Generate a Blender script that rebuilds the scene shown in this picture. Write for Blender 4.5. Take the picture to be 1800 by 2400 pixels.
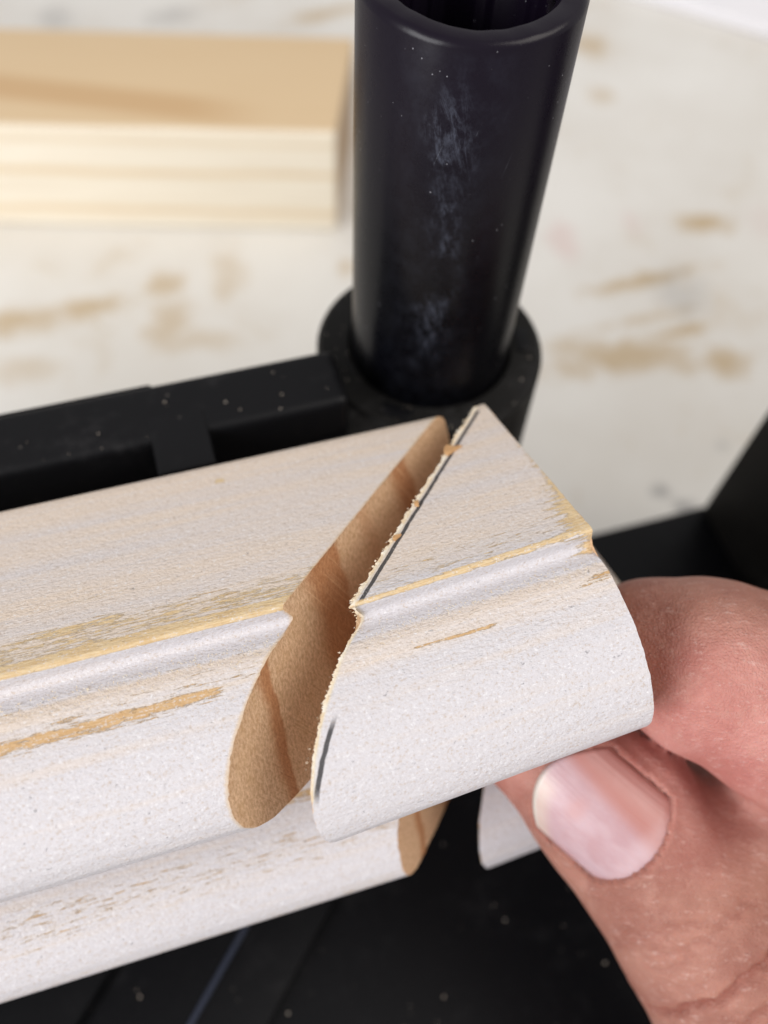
import bpy, bmesh, math, random
import numpy as np
from mathutils import Matrix, Vector

for o in list(bpy.data.objects):
    bpy.data.objects.remove(o, do_unlink=True)
S = bpy.context.scene
COL = S.collection
MM = 0.001
HC = 0.250                      # camera height above the table top (m)
R = math.radians

# ------------------------------------------------------------------ camera
def cam_axes(pitch, roll):
    p, r = R(pitch), R(roll)
    F = Vector((0, math.cos(p), -math.sin(p)))
    Rt = Vector((1, 0, 0)); U = Rt.cross(F)
    return math.cos(r)*Rt + math.sin(r)*U, -math.sin(r)*Rt + math.cos(r)*U, F
cR, cU, cF = cam_axes(58.75, 4.0)
cd = bpy.data.cameras.new('camera')
cam = bpy.data.objects.new('camera', cd); COL.objects.link(cam)
M = Matrix.Identity(4)
for i in range(3):
    M[i][0], M[i][1], M[i][2] = cR[i], cU[i], -cF[i]
M[2][3] = HC
cam.matrix_world = M
cd.sensor_fit = 'VERTICAL'; cd.sensor_height = 4.8; cd.sensor_width = 3.6
cd.lens = 4.12; cd.clip_start = 0.005; cd.clip_end = 20
cd.dof.use_dof = True; cd.dof.focus_distance = 0.1005; cd.dof.aperture_fstop = 1.6
S.camera = cam

# ------------------------------------------------------------------ light
wd = bpy.data.worlds.new('World'); S.world = wd; wd.use_nodes = True
bg = wd.node_tree.nodes['Background']
bg.inputs[0].default_value = (0.99, 0.97, 0.97, 1); bg.inputs[1].default_value = 0.50

def area(name, loc, target, sx, sy, power, col):
    l = bpy.data.lights.new(name, 'AREA'); l.shape = 'RECTANGLE'
    l.size = sx; l.size_y = sy; l.energy = power; l.color = col
    o = bpy.data.objects.new(name, l); COL.objects.link(o)
    o.location = loc
    o.rotation_euler = (Vector(target) - Vector(loc)).to_track_quat('-Z', 'Y').to_euler()
    return o
area('window_light', (-1.10, -1.05, 0.85), (0.0, 0.14, 0.12), 1.0, 0.9, 28, (0.985, 0.985, 1.0))
area('fill_light', (0.85, 0.05, 1.15), (0.0, 0.1, 0.1), 0.8, 0.8, 9, (1.0, 0.94, 0.87))  # unseen fill lamp, added to brighten the right-facing cut faces
S.view_settings.view_transform = 'Standard'; S.view_settings.look = 'None'
S.view_settings.exposure = 0.08; S.view_settings.gamma = 1.0

# ------------------------------------------------------------------ node helper
class NT:
    def __init__(s, name):
        s.m = bpy.data.materials.new(name); s.m.use_nodes = True
        s.t = s.m.node_tree; s.t.nodes.clear()
        s.out = s.t.nodes.new('ShaderNodeOutputMaterial')
        s.b = s.t.nodes.new('ShaderNodeBsdfPrincipled')
        s.t.links.new(s.b.outputs[0], s.out.inputs[0])
    def put(s, sock, v):
        if isinstance(v, V): s.t.links.new(v.s, sock)
        elif isinstance(v, (tuple, list)):
            sock.default_value = tuple(v) + ((1,) if len(v) == 3 and len(sock.default_value) == 4 else ())
        else: sock.default_value = v
    def node(s, typ, ins=None, out=0, **kw):
        n = s.t.nodes.new(typ)
        for k, v in kw.items(): setattr(n, k, v)
        for k, v in (ins or {}).items(): s.put(n.inputs[k], v)
        return V(s, n.outputs[out])
    def math(s, op, a, b=0.0, c=0.0, clamp=False):
        return s.node('ShaderNodeMath', {0: a, 1: b, 2: c}, operation=op, use_clamp=clamp)
    def obj(s):
        o = s.node('ShaderNodeTexCoord', out=3)
        sc = s.node('ShaderNodeVectorMath', {0: o, 3: 1000.0}, operation='SCALE')
        sp = s.t.nodes.new('ShaderNodeSeparateXYZ'); s.t.links.new(sc.s, sp.inputs[0])
        return V(s, sp.outputs[0]), V(s, sp.outputs[1]), V(s, sp.outputs[2])
    def vec(s, x, y, z): return s.node('ShaderNodeCombineXYZ', {0: x, 1: y, 2: z})
    def noise(s, v, scale=1.0, detail=3.0, rough=0.55, dist=0.0):
        return s.node('ShaderNodeTexNoise', {'Vector': v, 'Scale': scale, 'Detail': detail, 'Roughness': rough, 'Distortion': dist})
    def voro(s, v, scale=1.0, feature='F1', rnd=1.0):
        return s.node('ShaderNodeTexVoronoi', {'Vector': v, 'Scale': scale, 'Randomness': rnd}, feature=feature)
    def mix(s, f, a, b, blend='MIX'):
        n = s.t.nodes.new('ShaderNodeMix'); n.data_type = 'RGBA'; n.blend_type = blend
        s.put(n.inputs[0], f); s.put(n.inputs[6], a); s.put(n.inputs[7], b)
        return V(s, n.outputs[2])
    def ss(s, x, a, b):      # smoothstep from a to b
        n = s.t.nodes.new('ShaderNodeMapRange'); n.interpolation_type = 'SMOOTHSTEP'
        s.put(n.inputs[0], x); s.put(n.inputs[1], a); s.put(n.inputs[2], b)
        return V(s, n.outputs[0])
    def bump(s, h, dist, strength=1.0, normal=None):
        i = {'Height': h, 'Distance': dist, 'Strength': strength}
        if normal is not None: i['Normal'] = normal
        return s.node('ShaderNodeBump', i)
    def set(s, **kw):
        for k, v in kw.items(): s.put(s.b.inputs[k.replace('_', ' ')], v)
        return s.m
class V:
    def __init__(s, nt, sock): s.n, s.s = nt, sock
    def __add__(s, o): return s.n.math('ADD', s, o)
    __radd__ = __add__
    def __sub__(s, o): return s.n.math('SUBTRACT', s, o)
    def __rsub__(s, o): return s.n.math('SUBTRACT', o, s)
    def __mul__(s, o): return s.n.math('MULTIPLY', s, o)
    __rmul__ = __mul__
    def abs(s): return s.n.math('ABSOLUTE', s)
    def max(s, o): return s.n.math('MAXIMUM', s, o)
    def min(s, o): return s.n.math('MINIMUM', s, o)
    def clamp(s): return s.n.math('ADD', s, 0.0, clamp=True)

def band(t, v, c, hw, soft):   # 1 inside |v-c|<hw, fading over soft
    return 1.0 - t.ss((v - c).abs(), hw, hw + soft)

# ------------------------------------------------------------------ materials
def mat_paint(name, kind, seed):
    t = NT(name); x, y, z = t.obj()
    xs = x + seed
    n1 = t.noise(t.vec(xs*0.20, y*2.0, z*2.0), 1.5, 7.0, 0.72, 0.2)      # streaky, stretched along the grain
    n2 = t.noise(t.vec(xs*0.05, y, z), 0.40, 4.0, 0.6)
    n3 = t.noise(t.vec(xs*0.34, y*2.6, z*2.6), 1.2, 6.0, 0.74)    # rag of the edges
    n4 = t.noise(t.vec(xs*0.045, y*0.5, z*0.5), 0.8, 2.0, 0.5)    # slow change along the length
    rag = (n3 - 0.5)*2.6 + (n1 - 0.5)*2.2
    w = None
    def add(a):
        nonlocal w
        w = a if w is None else w + a
    up = t.ss(z - y*0.32, -0.75, -0.35)*t.ss(y, -0.10, 0.05)
    cove = (1.0 - t.ss(z - y*0.32, -0.9, -0.5))*t.ss(y, -1.2, -0.6)*t.ss(z, -8.0, -6.0)
    if kind in ('board', 'lower'):
        add(band(t, y + rag*0.40 - x*0.004, 0.55, 0.55, 0.6)*up*(0.24 + n4*0.18))
        add(band(t, y, 2.2, 1.2, 5.0)*up*0.125)
        add(band(t, y + rag*0.34 - x*0.006, -4.75, 0.06, 0.8)*0.34*t.ss(x + rag*3.0, -6.0, -11.0))
        add(band(t, y - x*0.006, -4.6, 1.0, 1.2)*0.13*t.ss(x, 2.0, -9.0))
        add(band(t, y, -1.4, 0.3, 0.7)*0.13)
        add(t.ss(y, 26.5, 30.5)*0.14)
        add(band(t, x, -3.5, 0.45, 0.5)*band(t, y, 25.3, 0.2, 0.5)*0.5)
        add(band(t, x, -20.0, 2.0, 4.0)*band(t, y, 8.7, 0.05, 0.5)*0.27)
        add(band(t, x, -23.0, 3.0, 4.0)*band(t, y, 4.7, 0.2, 0.8)*0.22)
    if kind == 'lower':
        add(band(t, y + rag*0.2, -8.7, 0.5, 1.6)*0.22)
    else:
        add(band(t, y + rag*0.20 - x*0.014, 0.05, 0.08, 0.42)*up*(0.30 + n4*0.12))
        add(band(t, y, 1.8, 1.2, 4.2)*up*0.20)
        add(band(t, y, -3.4, 0.8, 1.5)*0.10)
        # bare corner towards the square end
        add(t.ss(x + rag*1.5, 25.8, 30.6)*t.ss(y, -0.1, 0.4)*t.ss(y, 16.0, 5.0)*0.46)
        add(t.ss(x + rag*0.5, 29.2, 30.4)*0.34*t.ss(y, -0.3, 1.0)*t.ss(y, 26.0, 18.0))
        add(band(t, y + x*0.022 + rag*0.10, -4.05, 0.02, 0.22)*0.36*t.ss(x, 3.0, 6.0)*t.ss(x, 17.5, 14.0))
        add(band(t, y + rag*0.12, -3.1, 0.2, 0.5)*0.32*t.ss(x, 26.0, 29.0))
        add(band(t, y + x*0.03, -6.2, 0.02, 0.2)*0.24*t.ss(x, 2.0, 5.0)*t.ss(x, 12.0, 9.0))
    v = (n1 - 0.5)*1.5 + 0.5 + w - 0.84
    bare = t.ss(v, 0.0, 0.03)
    thin = t.ss(v, -0.20, 0.02)                      # thin paint next to bare wood
    # paint tint: lilac white, creamy where the wood glows through, plus painted light
    f = t.ss(n2, 0.36, 0.64)*0.36 + t.ss(y, 0.5, 5.0)*0.44 + 0.08 + (t.noise(t.vec(xs*0.006, y*0.42, z*0.42), 1.0, 3.0, 0.6) - 0.5)*1.5 - cove*0.5 + band(t, y, -3.2, 1.0, 1.8)*0.40 + t.ss(y, 22.0, 30.5)*0.55 - band(t, y, -0.8, 0.6, 0.6)*0.5 - t.ss(y, -5.5, -8.5)*0.40  # bluish light on nose and cove, warmer light on panel, painted in
    pc = t.mix(f.clamp(), (0.615, 0.594, 0.622), (0.715, 0.600, 0.500))
    pc = t.mix(thin*0.30, pc, (0.72, 0.58, 0.40))
    gr = t.noise(t.vec(xs*0.22, y*3.0, z*3.0), 1.8, 6.0, 0.72)
    pc = t.mix(t.ss(gr, 0.45, 0.70)*0.22, pc, (0.57, 0.51, 0.48))
    br = t.noise(t.vec(xs*0.04, y*4.0, z*4.0), 1.3, 5.0, 0.65)
    pc = t.mix(t.ss(br, 0.50, 0.70)*0.30, pc, (0.58, 0.555, 0.57))
    sp = t.noise(t.vec(xs*1.0, y*1.2, z*1.2), 2.6, 3.0, 0.75)
    sp2 = t.noise(t.vec(xs*0.9 + 40.0, y*1.3, z*1.3), 1.3, 6.0, 0.8)
    pc = t.mix(t.ss(sp*0.6 + sp2*0.4, 0.53, 0.62)*0.75, pc, (0.50, 0.41, 0.34))      # tiny tan pores
    pc = t.mix(t.ss(sp*0.7 + sp2*0.3, 0.45, 0.36)*0.85, pc, (0.78, 0.77, 0.785))      # white flecks
    # bare wood
    wn = t.noise(t.vec(xs*0.2, y*2.5, z*2.5), 2.4, 6.0, 0.7)
    wc = t.mix(t.ss(wn, 0.40, 0.66), (0.70, 0.545, 0.330), (0.58, 0.395, 0.195))
    wc = t.mix(t.ss(y, -0.4, -1.0)*0.55, wc, (0.50, 0.270, 0.105))
    wc = t.mix(t.ss(n1, 0.58, 0.74)*0.6*t.ss(y, 2.0, 3.0), wc, (0.40, 0.185, 0.070))
    c = t.mix(bare*(0.97 - t.ss(sp*0.5 + n3*0.5, 0.47, 0.40)*0.75), pc, wc)
    if kind == 'offcut':
        cdist = (x - y)*0.7071
        wob = t.noise(t.vec(y*0.8, z*0.8, 3.0), 1.0, 4.0)
        ln = band(t, cdist + (wob - 0.5)*0.30, 0.60, 0.19, 0.08)
        on_panel = up*t.ss(y, 0.15, 0.5)*t.ss(y, 28.0, 27.6)
        on_nose = t.ss(z, -8.0, -9.4)*t.ss(z, -16.2, -14.0)
        ln2 = band(t, cdist + (wob - 0.5)*0.25 - (z + 12.0)*0.11, 0.68, 0.17, 0.10)
        brk = t.noise(t.vec(x*3.0, y*0.5, z*3.0), 2.0, 4.0, 0.7)
        pm = (ln*on_panel).max(ln2*on_nose)*t.ss(brk, 0.24, 0.40)
        c = t.mix(pm*0.94, c, (0.040, 0.038, 0.040))
        c = t.mix(t.ss(cdist, 0.40, 0.05)*0.6*t.ss(z, -17.0, -13.0), c, (0.70, 0.61, 0.45))       # torn pale edge
    elif kind == 'board':
        c = t.mix(t.ss((y - x)*0.7071 + rag*0.12, 0.45, 0.0)*0.6, c, (0.62, 0.43, 0.22))
    patch = t.ss(t.noise(t.vec(xs*0.05, y*0.12, z*0.12), 1.0, 3.0, 0.6), 0.38, 0.66)
    fine = (t.noise(t.vec(x*0.75, y*1.2, z*1.2), 2.3, 2.5, 0.62) - 0.5)*(0.85 + patch*0.35)
    lump = t.noise(t.vec(x*0.8, y, z), 1.4, 4.0, 0.65)
    cov = band(t, y, -1.5, 0.6, 0.9)
    hh = fine*0.62 + br*0.12 + (lump - 0.5)*0.20*(1.0 + cov*4.5) + gr*0.20 - bare*0.20 + t.ss(sp2, 0.38, 0.28)*0.35
    nb = t.bump(hh, 0.00025, 1.0)
    return t.set(Base_Color=c, Roughness=0.62 + bare*0.12, Normal=nb, Specular_IOR_Level=0.35)

def mat_cut(name, seed):
    t = NT(name); x, y, z = t.obj()
    nw = t.noise(t.vec(y*0.12, z*0.12, seed), 1.0, 3.0)
    r = y + (z*0.16) + (z*z*0.006) + (nw - 0.5)*3.0
    A = t.ss(r, 2.4, 5.0)*t.ss(r, 9.0, 8.2)
    B = t.ss(r, -6.2, -4.6)*t.ss(r, -3.6, -4.1)
    D = t.ss(r, 18.6, 21.0)*t.ss(r, 23.6, 22.6)
    E = band(t, r, 13.5, 0.3, 1.2)*0.35
    ring = A.max(B).max(D).max(E)
    fb = t.noise(t.vec(0.0, y*2.6, z*1.0), 1.5, 6.0, 0.74)
    fb2 = t.noise(t.vec(x*0.6, y*0.6, z*0.5), 1.0, 3.0, 0.6)
    c = t.mix(t.ss(fb, 0.36, 0.64), (0.92, 0.650, 0.425), (0.62, 0.385, 0.215))
    c = t.mix(t.ss(fb2, 0.45, 0.75)*0.35, c, (0.66, 0.42, 0.21))
    rc = t.mix(t.ss(fb, 0.35, 0.66), (0.60, 0.280, 0.120), (0.43, 0.175, 0.070))
    c = t.mix(ring*0.85, c, rc)
    q = (y + z*0.55)                                  # arcs left by the saw
    sw = t.noise(t.vec(q*6.0, (y*0.2 - z*0.3)*0.15, x*0.0), 1.0, 2.0, 0.5)
    c = t.mix(t.ss(sw, 0.60, 0.68)*0.55*t.ss(r, 0.0, 4.0), c, (0.88, 0.60, 0.36))
    nb = t.bump(fb*0.8 + sw*0.35, 0.00045, 1.0)
    return t.set(Base_Color=c, Roughness=0.72, Normal=nb, Specular_IOR_Level=0.25)

def mat_fibre():
    t = NT('torn wood fibre'); x, y, z = t.obj()
    f = t.noise(t.vec(x, y, z), 0.9, 4.0, 0.7)
    c = t.mix(t.ss(f, 0.35, 0.65), (0.80, 0.755, 0.66), (0.71, 0.57, 0.39))
    return t.set(Base_Color=c, Roughness=0.8, Specular_IOR_Level=0.2)

def mat_chip():
    t = NT('orange wood chip'); x, y, z = t.obj()
    f = t.noise(t.vec(x*0.5, y*3, z*3), 1.2, 4.0, 0.7)
    c = t.mix(f, (0.70, 0.42, 0.20), (0.55, 0.29, 0.12))
    return t.set(Base_Color=c, Roughness=0.75, Normal=t.bump(f, 0.0003))

def mat_black(name, base=(0.0050, 0.0050, 0.0060), rough=0.42, dust=0.35, grain=0.5, blue=0.0):
    t = NT(name); x, y, z = t.obj()
    v = t.vec(x, y, z)
    n = t.noise(v, 0.06, 5.0, 0.65)
    d = t.noise(v, 0.35, 6.0, 0.75)
    g = t.noise(v, 2.2, 3.0, 0.6)
    dm = t.ss(n*0.6 + d*0.4, 0.50, 0.74)*dust
    c = t.mix(dm, base, (0.060, 0.058, 0.060))
    sc = t.voro(v, 0.42); mask = t.noise(v, 0.09, 2.0)
    spk = t.ss(sc, 0.13, 0.08)*t.ss(mask, 0.55, 0.62)*dust
    c = t.mix(spk*0.6, c, (0.30, 0.27, 0.24))
    r = rough + d*0.16 - 0.06
    return t.set(Base_Color=c, Roughness=r, Normal=t.bump(g*grain + d*0.4, 0.00015, 0.7), Specular_IOR_Level=0.18)

def mat_post():
    t = NT('scuffed black plastic pipe'); x, y, z = t.obj()
    a = t.math('ARCTAN2', x - 0.0, 0.0 - y)          # 0 towards the camera side
    v = t.vec(a*13.5, z, 0.0)
    # scuffed strip down the front with slanting scratches
    wide = t.noise(t.vec(a*1.6, z*0.085, 4.0), 1.0, 4.0, 0.6)
    strip = band(t, a + (wide - 0.5)*0.55, -0.04, 0.04, 0.24)*t.ss(z, 6.0, 20.0)*t.ss(z, 60.0, 50.0)*t.ss(wide, 0.36, 0.55)
    f1 = t.noise(t.vec((a*13.5 + z*0.25)*0.9, z*0.20, 1.0), 1.0, 7.0, 0.75, 0.8)
    f2 = t.noise(t.vec(a*13.5, z*0.7, 9.0), 0.42, 7.0, 0.75)
    sc = t.ss(f1*0.55 + f2*0.45, 0.46, 0.66)*strip
    l1 = t.noise(t.vec((a*13.5 - z*0.30)*3.2, z*0.05, 7.0), 1.0, 2.0, 0.5)
    lines = t.ss(l1, 0.70, 0.75)*band(t, a, 0.0, 0.35, 0.2)*t.ss(f2, 0.45, 0.6)*t.ss(z, 20.0, 40.0)
    dust = t.ss(t.voro(v, 0.75), 0.075, 0.045)*t.ss(t.noise(v, 0.16, 2.0), 0.50, 0.60)
    hz = t.ss(f2, 0.40, 0.70)*band(t, a, -0.1, 0.30, 0.4)*0.06*t.ss(z, 60.8, 59.5)
    base = t.mix(t.ss(z, 22.0, 62.0), (0.0022, 0.0022, 0.0034), (0.0060, 0.0036, 0.0090))
    c = t.mix((sc*0.40 + hz*0.6).clamp(), base, (0.120, 0.135, 0.185))
    c = t.mix(lines*0.45, c, (0.16, 0.17, 0.20))
    c = t.mix(dust*0.7, c, (0.42, 0.42, 0.46))
    r = 0.24 + sc*0.25 + f2*0.08
    return t.set(Base_Color=c, Roughness=r, Normal=t.bump(f2*0.4 + sc*0.5, 0.00010, 0.5), Specular_IOR_Level=0.20)

def mat_table():
    t = NT('stained white laminate'); x, y, z = t.obj()
    v = t.vec(x, y, 0.0)
    n = t.noise(v, 0.012, 5.0, 0.6); n2 = t.noise(v, 0.05, 5.0, 0.65, 0.6); n3 = t.noise(v, 0.15, 4.0, 0.65)
    c = t.mix(t.ss(n, 0.35, 0.65), (0.71, 0.695, 0.660), (0.655, 0.630, 0.585))
    ca, sa = math.cos(R(26)), math.sin(R(26))
    def blot(cx, cy, lx, ly, amp, ang=26.0):
        ca, sa = math.cos(R(ang)), math.sin(R(ang))
        dx, dy = x - cx, y - cy
        u = (dx*ca + dy*sa)*(1.0/lx); q = (dy*ca - dx*sa)*(1.0/ly)
        d2 = t.math('SQRT', u*u + q*q)
        return t.ss(d2 + (n2 - 0.5)*2.6 + (n3 - 0.5)*1.5, 1.55, 0.2)*amp
    st = None
    for b in BLOTS:
        e = blot(*b); st = e if st is None else st.max(e)
    w1 = t.ss(n2*0.6 + n*0.4, 0.54, 0.68)*0.30
    c = t.mix((st*1.3).max(w1).clamp(), c, (0.47, 0.345, 0.190))
    gs = None
    for b in GREY:
        e = blot(*b); gs = e if gs is None else gs.max(e)
    c = t.mix(gs, c, (0.20, 0.20, 0.205))
    pk = None
    for b in PINK:
        e = blot(*b); pk = e if pk is None else pk.max(e)
    c = t.mix(pk, c, (0.60, 0.36, 0.34))
    return t.set(Base_Color=c, Roughness=0.42 + n3*0.15, Normal=t.bump(n3, 0.0004, 0.4), Specular_IOR_Level=0.4)

def mat_pine(name):
    t = NT(name); x, y, z = t.obj()
    nz = t.noise(t.vec(x*0.01, y*0.06, z*0.06), 1.0, 4.0, 0.6)
    # local frame: y=0 is the front face, z=0 the underside
    r = z - y*0.10 + (nz - 0.5)*5.0
    L = band(t, r, 26.5, 0.5, 2.2)*0.62 + band(t, r, 8.5, 0.6, 2.6)*0.55 + band(t, r, 40.0, 0.4, 2.0)*0.35
    pale = t.mix(L.clamp(), (0.92, 0.86, 0.73), (0.74, 0.56, 0.33))
    deep = (0.63, 0.475, 0.295)
    top = t.mix(t.ss(y, -1.0, 3.5), pale, deep)
    streak = band(t, y + x*0.14, 6.0, 4.5, 5.0)*t.ss(x, -20.0, -60.0)
    g = t.noise(t.vec(x*0.02, y*0.5, z*0.5), 1.0, 5.0, 0.6)
    top = t.mix(streak*0.55, top, (0.47, 0.275, 0.12))
    c = t.mix(t.ss(g, 0.4, 0.75)*0.25, top, (0.56, 0.39, 0.21))
    return t.set(Base_Color=c, Roughness=0.55, Specular_IOR_Level=0.35)

def mat_pine_end():
    t = NT('pine end grain'); x, y, z = t.obj()
    f = t.noise(t.vec(x, y, z), 0.5, 4.0, 0.6)
    return t.set(Base_Color=t.mix(f, (0.42, 0.31, 0.21), (0.33, 0.235, 0.15)), Roughness=0.75)  # right-facing end's shade is mixed into the darker end-grain colour

def mat_white():
    t = NT('white painted board'); x, y, z = t.obj()
    f = t.noise(t.vec(x, y, z), 0.08, 3.0)
    return t.set(Base_Color=t.mix(f, (0.83, 0.82, 0.84), (0.78, 0.77, 0.81)), Roughness=0.4)

def mat_skin():
    t = NT('skin')
    o = t.node('ShaderNodeTexCoord', out=3)
    v = t.node('ShaderNodeVectorMath', {0: o, 3: 1000.0}, operation='SCALE')
    blot = t.noise(v, 0.10, 5.0, 0.6); mid = t.noise(v, 0.42, 5.0, 0.65); fine = t.noise(v, 2.4, 4.0, 0.7)
    att = t.node('ShaderNodeAttribute', attribute_name='tone', out=2)       # 0 tan back of the hand and shaded index top .. 1 pink pad
    red = t.node('ShaderNodeAttribute', attribute_name='crease', out=2)
    tan = t.mix(t.ss(blot, 0.35, 0.65), (0.43, 0.200, 0.150), (0.32, 0.128, 0.094))
    pink = t.mix(t.ss(blot, 0.35, 0.65), (0.60, 0.270, 0.235), (0.48, 0.175, 0.150))
    c = t.mix(att, tan, pink)
    c = t.mix(t.ss(mid, 0.50, 0.72)*0.28, c, (0.60, 0.34, 0.28))
    c = t.mix(t.ss(mid, 0.46, 0.28)*0.20, c, (0.36, 0.125, 0.09))
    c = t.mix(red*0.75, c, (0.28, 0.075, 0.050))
    cells = t.voro(v, 2.1, 'DISTANCE_TO_EDGE')
    wr = t.noise(t.node('ShaderNodeMapping', {'Vector': v, 'Rotation': (0.3, 0.5, 0.8), 'Scale': (0.30, 1.5, 0.8)}), 1.0, 4.0, 0.7)
    fleck = t.ss(wr*0.6 + fine*0.4, 0.54, 0.64)
    c = t.mix(fleck*0.34, c, (0.76, 0.55, 0.50))
    h = t.ss(cells, 0.0, 0.30)*0.28 + wr*0.9 + fine*0.55
    nb = t.bump(h, 0.00032, 0.8)
    return t.set(Base_Color=c, Roughness=0.46 + mid*0.10, Normal=nb, Specular_IOR_Level=0.42,
                 Subsurface_Weight=0.22, Subsurface_Radius=(0.0030, 0.0011, 0.0006), Subsurface_Scale=0.7)

def mat_nail():
    t = NT('fingernail'); x, y, z = t.obj()       # x towards the tip, y across
    tip = 8.8 - y*y*0.085
    d = tip - x
    n = t.noise(t.vec(x*0.16, y*0.30, 2.0), 1.0, 4.0)
    c = t.mix(t.ss(n, 0.35, 0.66), (0.54, 0.375, 0.405), (0.48, 0.295, 0.315))
    # forefinger's shade and red glow painted into one side of the nail
    finger_shade = t.ss(y + x*0.13 + (n - 0.5)*1.5, -1.2, -3.8)
    c = t.mix(finger_shade*0.72, c, (0.46, 0.175, 0.135))
    spot = t.ss(t.math('SQRT', (x - 2.5)*(x - 2.5)*0.30 + (y - 0.8)*(y - 0.8)*0.12) + (n - 0.5)*1.2, 1.0, 0.1)
    c = t.mix(spot*0.45, c, (0.52, 0.25, 0.23))
    c = t.mix(t.ss(x + y*y*0.03, -5.0, -8.0)*0.35, c, (0.64, 0.48, 0.50))
    c = t.mix(t.ss(d, 3.8, 1.2)*0.55*t.ss(y, -1.0, 2.0), c, (0.66, 0.55, 0.44))
    c = t.mix(t.ss(d + (n - 0.5)*0.6, 0.85, 0.5)*t.ss(y, -2.0, 1.5)*0.6, c, (0.62, 0.60, 0.54))
    rid = t.noise(t.vec(x*0.05, y*2.2, 0), 1.0, 2.0)
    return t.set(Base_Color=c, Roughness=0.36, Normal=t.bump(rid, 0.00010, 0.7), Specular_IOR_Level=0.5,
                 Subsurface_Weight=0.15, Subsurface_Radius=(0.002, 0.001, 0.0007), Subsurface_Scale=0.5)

def mat_dust():
    t = NT('pale sawdust'); x, y, z = t.obj()
    return t.set(Base_Color=t.mix(t.noise(t.vec(x, y, z), 0.2), (0.62, 0.55, 0.46), (0.45, 0.38, 0.32)), Roughness=0.9)

# ------------------------------------------------------------------ object helpers
def tag(o, label=None, cat=None, group=None, kind=None):
    if label: o['label'] = label
    if cat: o['category'] = cat
    if group: o['group'] = group
    if kind: o['kind'] = kind
    return o
def mesh_obj(name, verts, faces, mat, parent=None, smooth=False, angle=None):
    me = bpy.data.meshes.new(name); me.from_pydata([tuple(v) for v in verts], [], faces); me.update()
    me.materials.append(mat)
    if smooth:
        me.polygons.foreach_set('use_smooth', [True]*len(me.polygons))
        if angle: me.set_sharp_from_angle(angle=R(angle))
    o = bpy.data.objects.new(name, me); COL.objects.link(o); o.parent = parent
    return o
def empty(name, mat4=None):
    o = bpy.data.objects.new(name, None); COL.objects.link(o); o.empty_display_size = 0.01
    if mat4 is not None: o.matrix_world = mat4
    return o
def bm_obj(name, bm, mat, parent=None, smooth=False, angle=35):
    bmesh.ops.recalc_face_normals(bm, faces=bm.faces)
    me = bpy.data.meshes.new(name); bm.to_mesh(me); bm.free(); me.materials.append(mat)
    if smooth:
        me.polygons.foreach_set('use_smooth', [True]*len(me.polygons)); me.set_sharp_from_angle(angle=R(angle))
    o = bpy.data.objects.new(name, me); COL.objects.link(o); o.parent = parent
    return o
def prism(bm, poly, z0, z1, bev=0.0, seg=2):
    """poly (x,y) mm list extruded z0..z1 (mm) with bevelled edges"""
    vb = [bm.verts.new((a*MM, b*MM, z0*MM)) for a, b in poly]; vt = [bm.verts.new((a*MM, b*MM, z1*MM)) for a, b in poly]
    n = len(poly); fs = [bm.faces.new(vb[::-1]), bm.faces.new(vt)]
    for i in range(n): fs.append(bm.faces.new((vb[i], vb[(i+1) % n], vt[(i+1) % n], vt[i])))
    bmesh.ops.recalc_face_normals(bm, faces=fs)
    if bev:
        es = list({e for f in fs for e in f.edges})
        bmesh.ops.bevel(bm, geom=es, offset=bev*MM, segments=seg, profile=0.6, affect='EDGES', clamp_overlap=True)
def rect(a0, a1, b0, b1): return [(a0, b0), (a1, b0), (a1, b1), (a0, b1)]
def frame(yaw, a, tilt, pos):
    """matrix whose x runs along the grain, y across the face, z out of the face; pos in mm from the camera foot"""
    y, a, t = R(yaw), R(a), R(tilt)
    g = Vector((math.cos(y), math.sin(y), 0)); h = Vector((-g.y, g.x, 0)); z = Vector((0, 0, 1))
    w = h*math.cos(a) + z*math.sin(a); n = -h*math.sin(a) + z*math.cos(a)
    g, n = g*math.cos(t) + n*math.sin(t), n*math.cos(t) - g*math.sin(t)
    m = Matrix.Identity(4)
    for i in range(3): m[i][0], m[i][1], m[i][2], m[i][3] = g[i], w[i], n[i], pos[i]*MM + (HC if i == 2 else 0)
    return m
def shifted(m, d): return m @ Matrix.Translation(Vector(d)*MM)

# ------------------------------------------------------------------ the table
BLOTS = [(-139,225,22.0,6.5,0.60,12),(-118,233,13.7,5.1,0.60,17),(-86,230,7.8,13.9,0.45,5),(-91,247,7.1,6.4,0.50,6),(-68,257,6.4,15.0,0.35,6),(-22,265,5.2,5.7,0.50,6),(98,269,28.8,3.5,0.60,21),(83,226,27.8,7.9,0.60,15),(68,230,10.7,5.5,0.40,5),(111,243,14.0,3.0,0.70,23),(124,228,10.7,6.8,0.60,5),(126,305,11.0,6.8,0.65,6),(86,432,10.6,11.7,0.55,7),(89,391,6.3,6.4,0.35,7),(-73,221,13.7,5.5,0.35,5),(97,248,23.7,2.5,0.40,20),(-48,442,19.9,5.7,0.50,28),(107,225,7.1,4.5,0.40,5),(-135,201,13.2,6.4,0.30,5)]
GREY = [(94,168,3.5,3.0,0.60,5),(102,162,3.8,3.3,0.70,5),(113,262,11.3,12.4,0.25,5),(111,272,7.6,10.2,0.20,6),(-176,422,8.9,10.3,0.30,7),(-123,431,11.6,7.5,0.30,25),(118,189,3.0,2.8,0.30,5)]
PINK = [(66,289,5.8,9.8,0.30,6),(96,300,4.0,10.0,0.22,6),(153,309,8.1,11.3,0.12,6)]
bm = bmesh.new(); prism(bm, rect(-900, 900, -500, 1300), -30, 0, 2)
table = bm_obj('table_top', bm, mat_table())
tag(table, 'white laminate table top with scattered tan stains', 'table', kind='structure')

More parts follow.
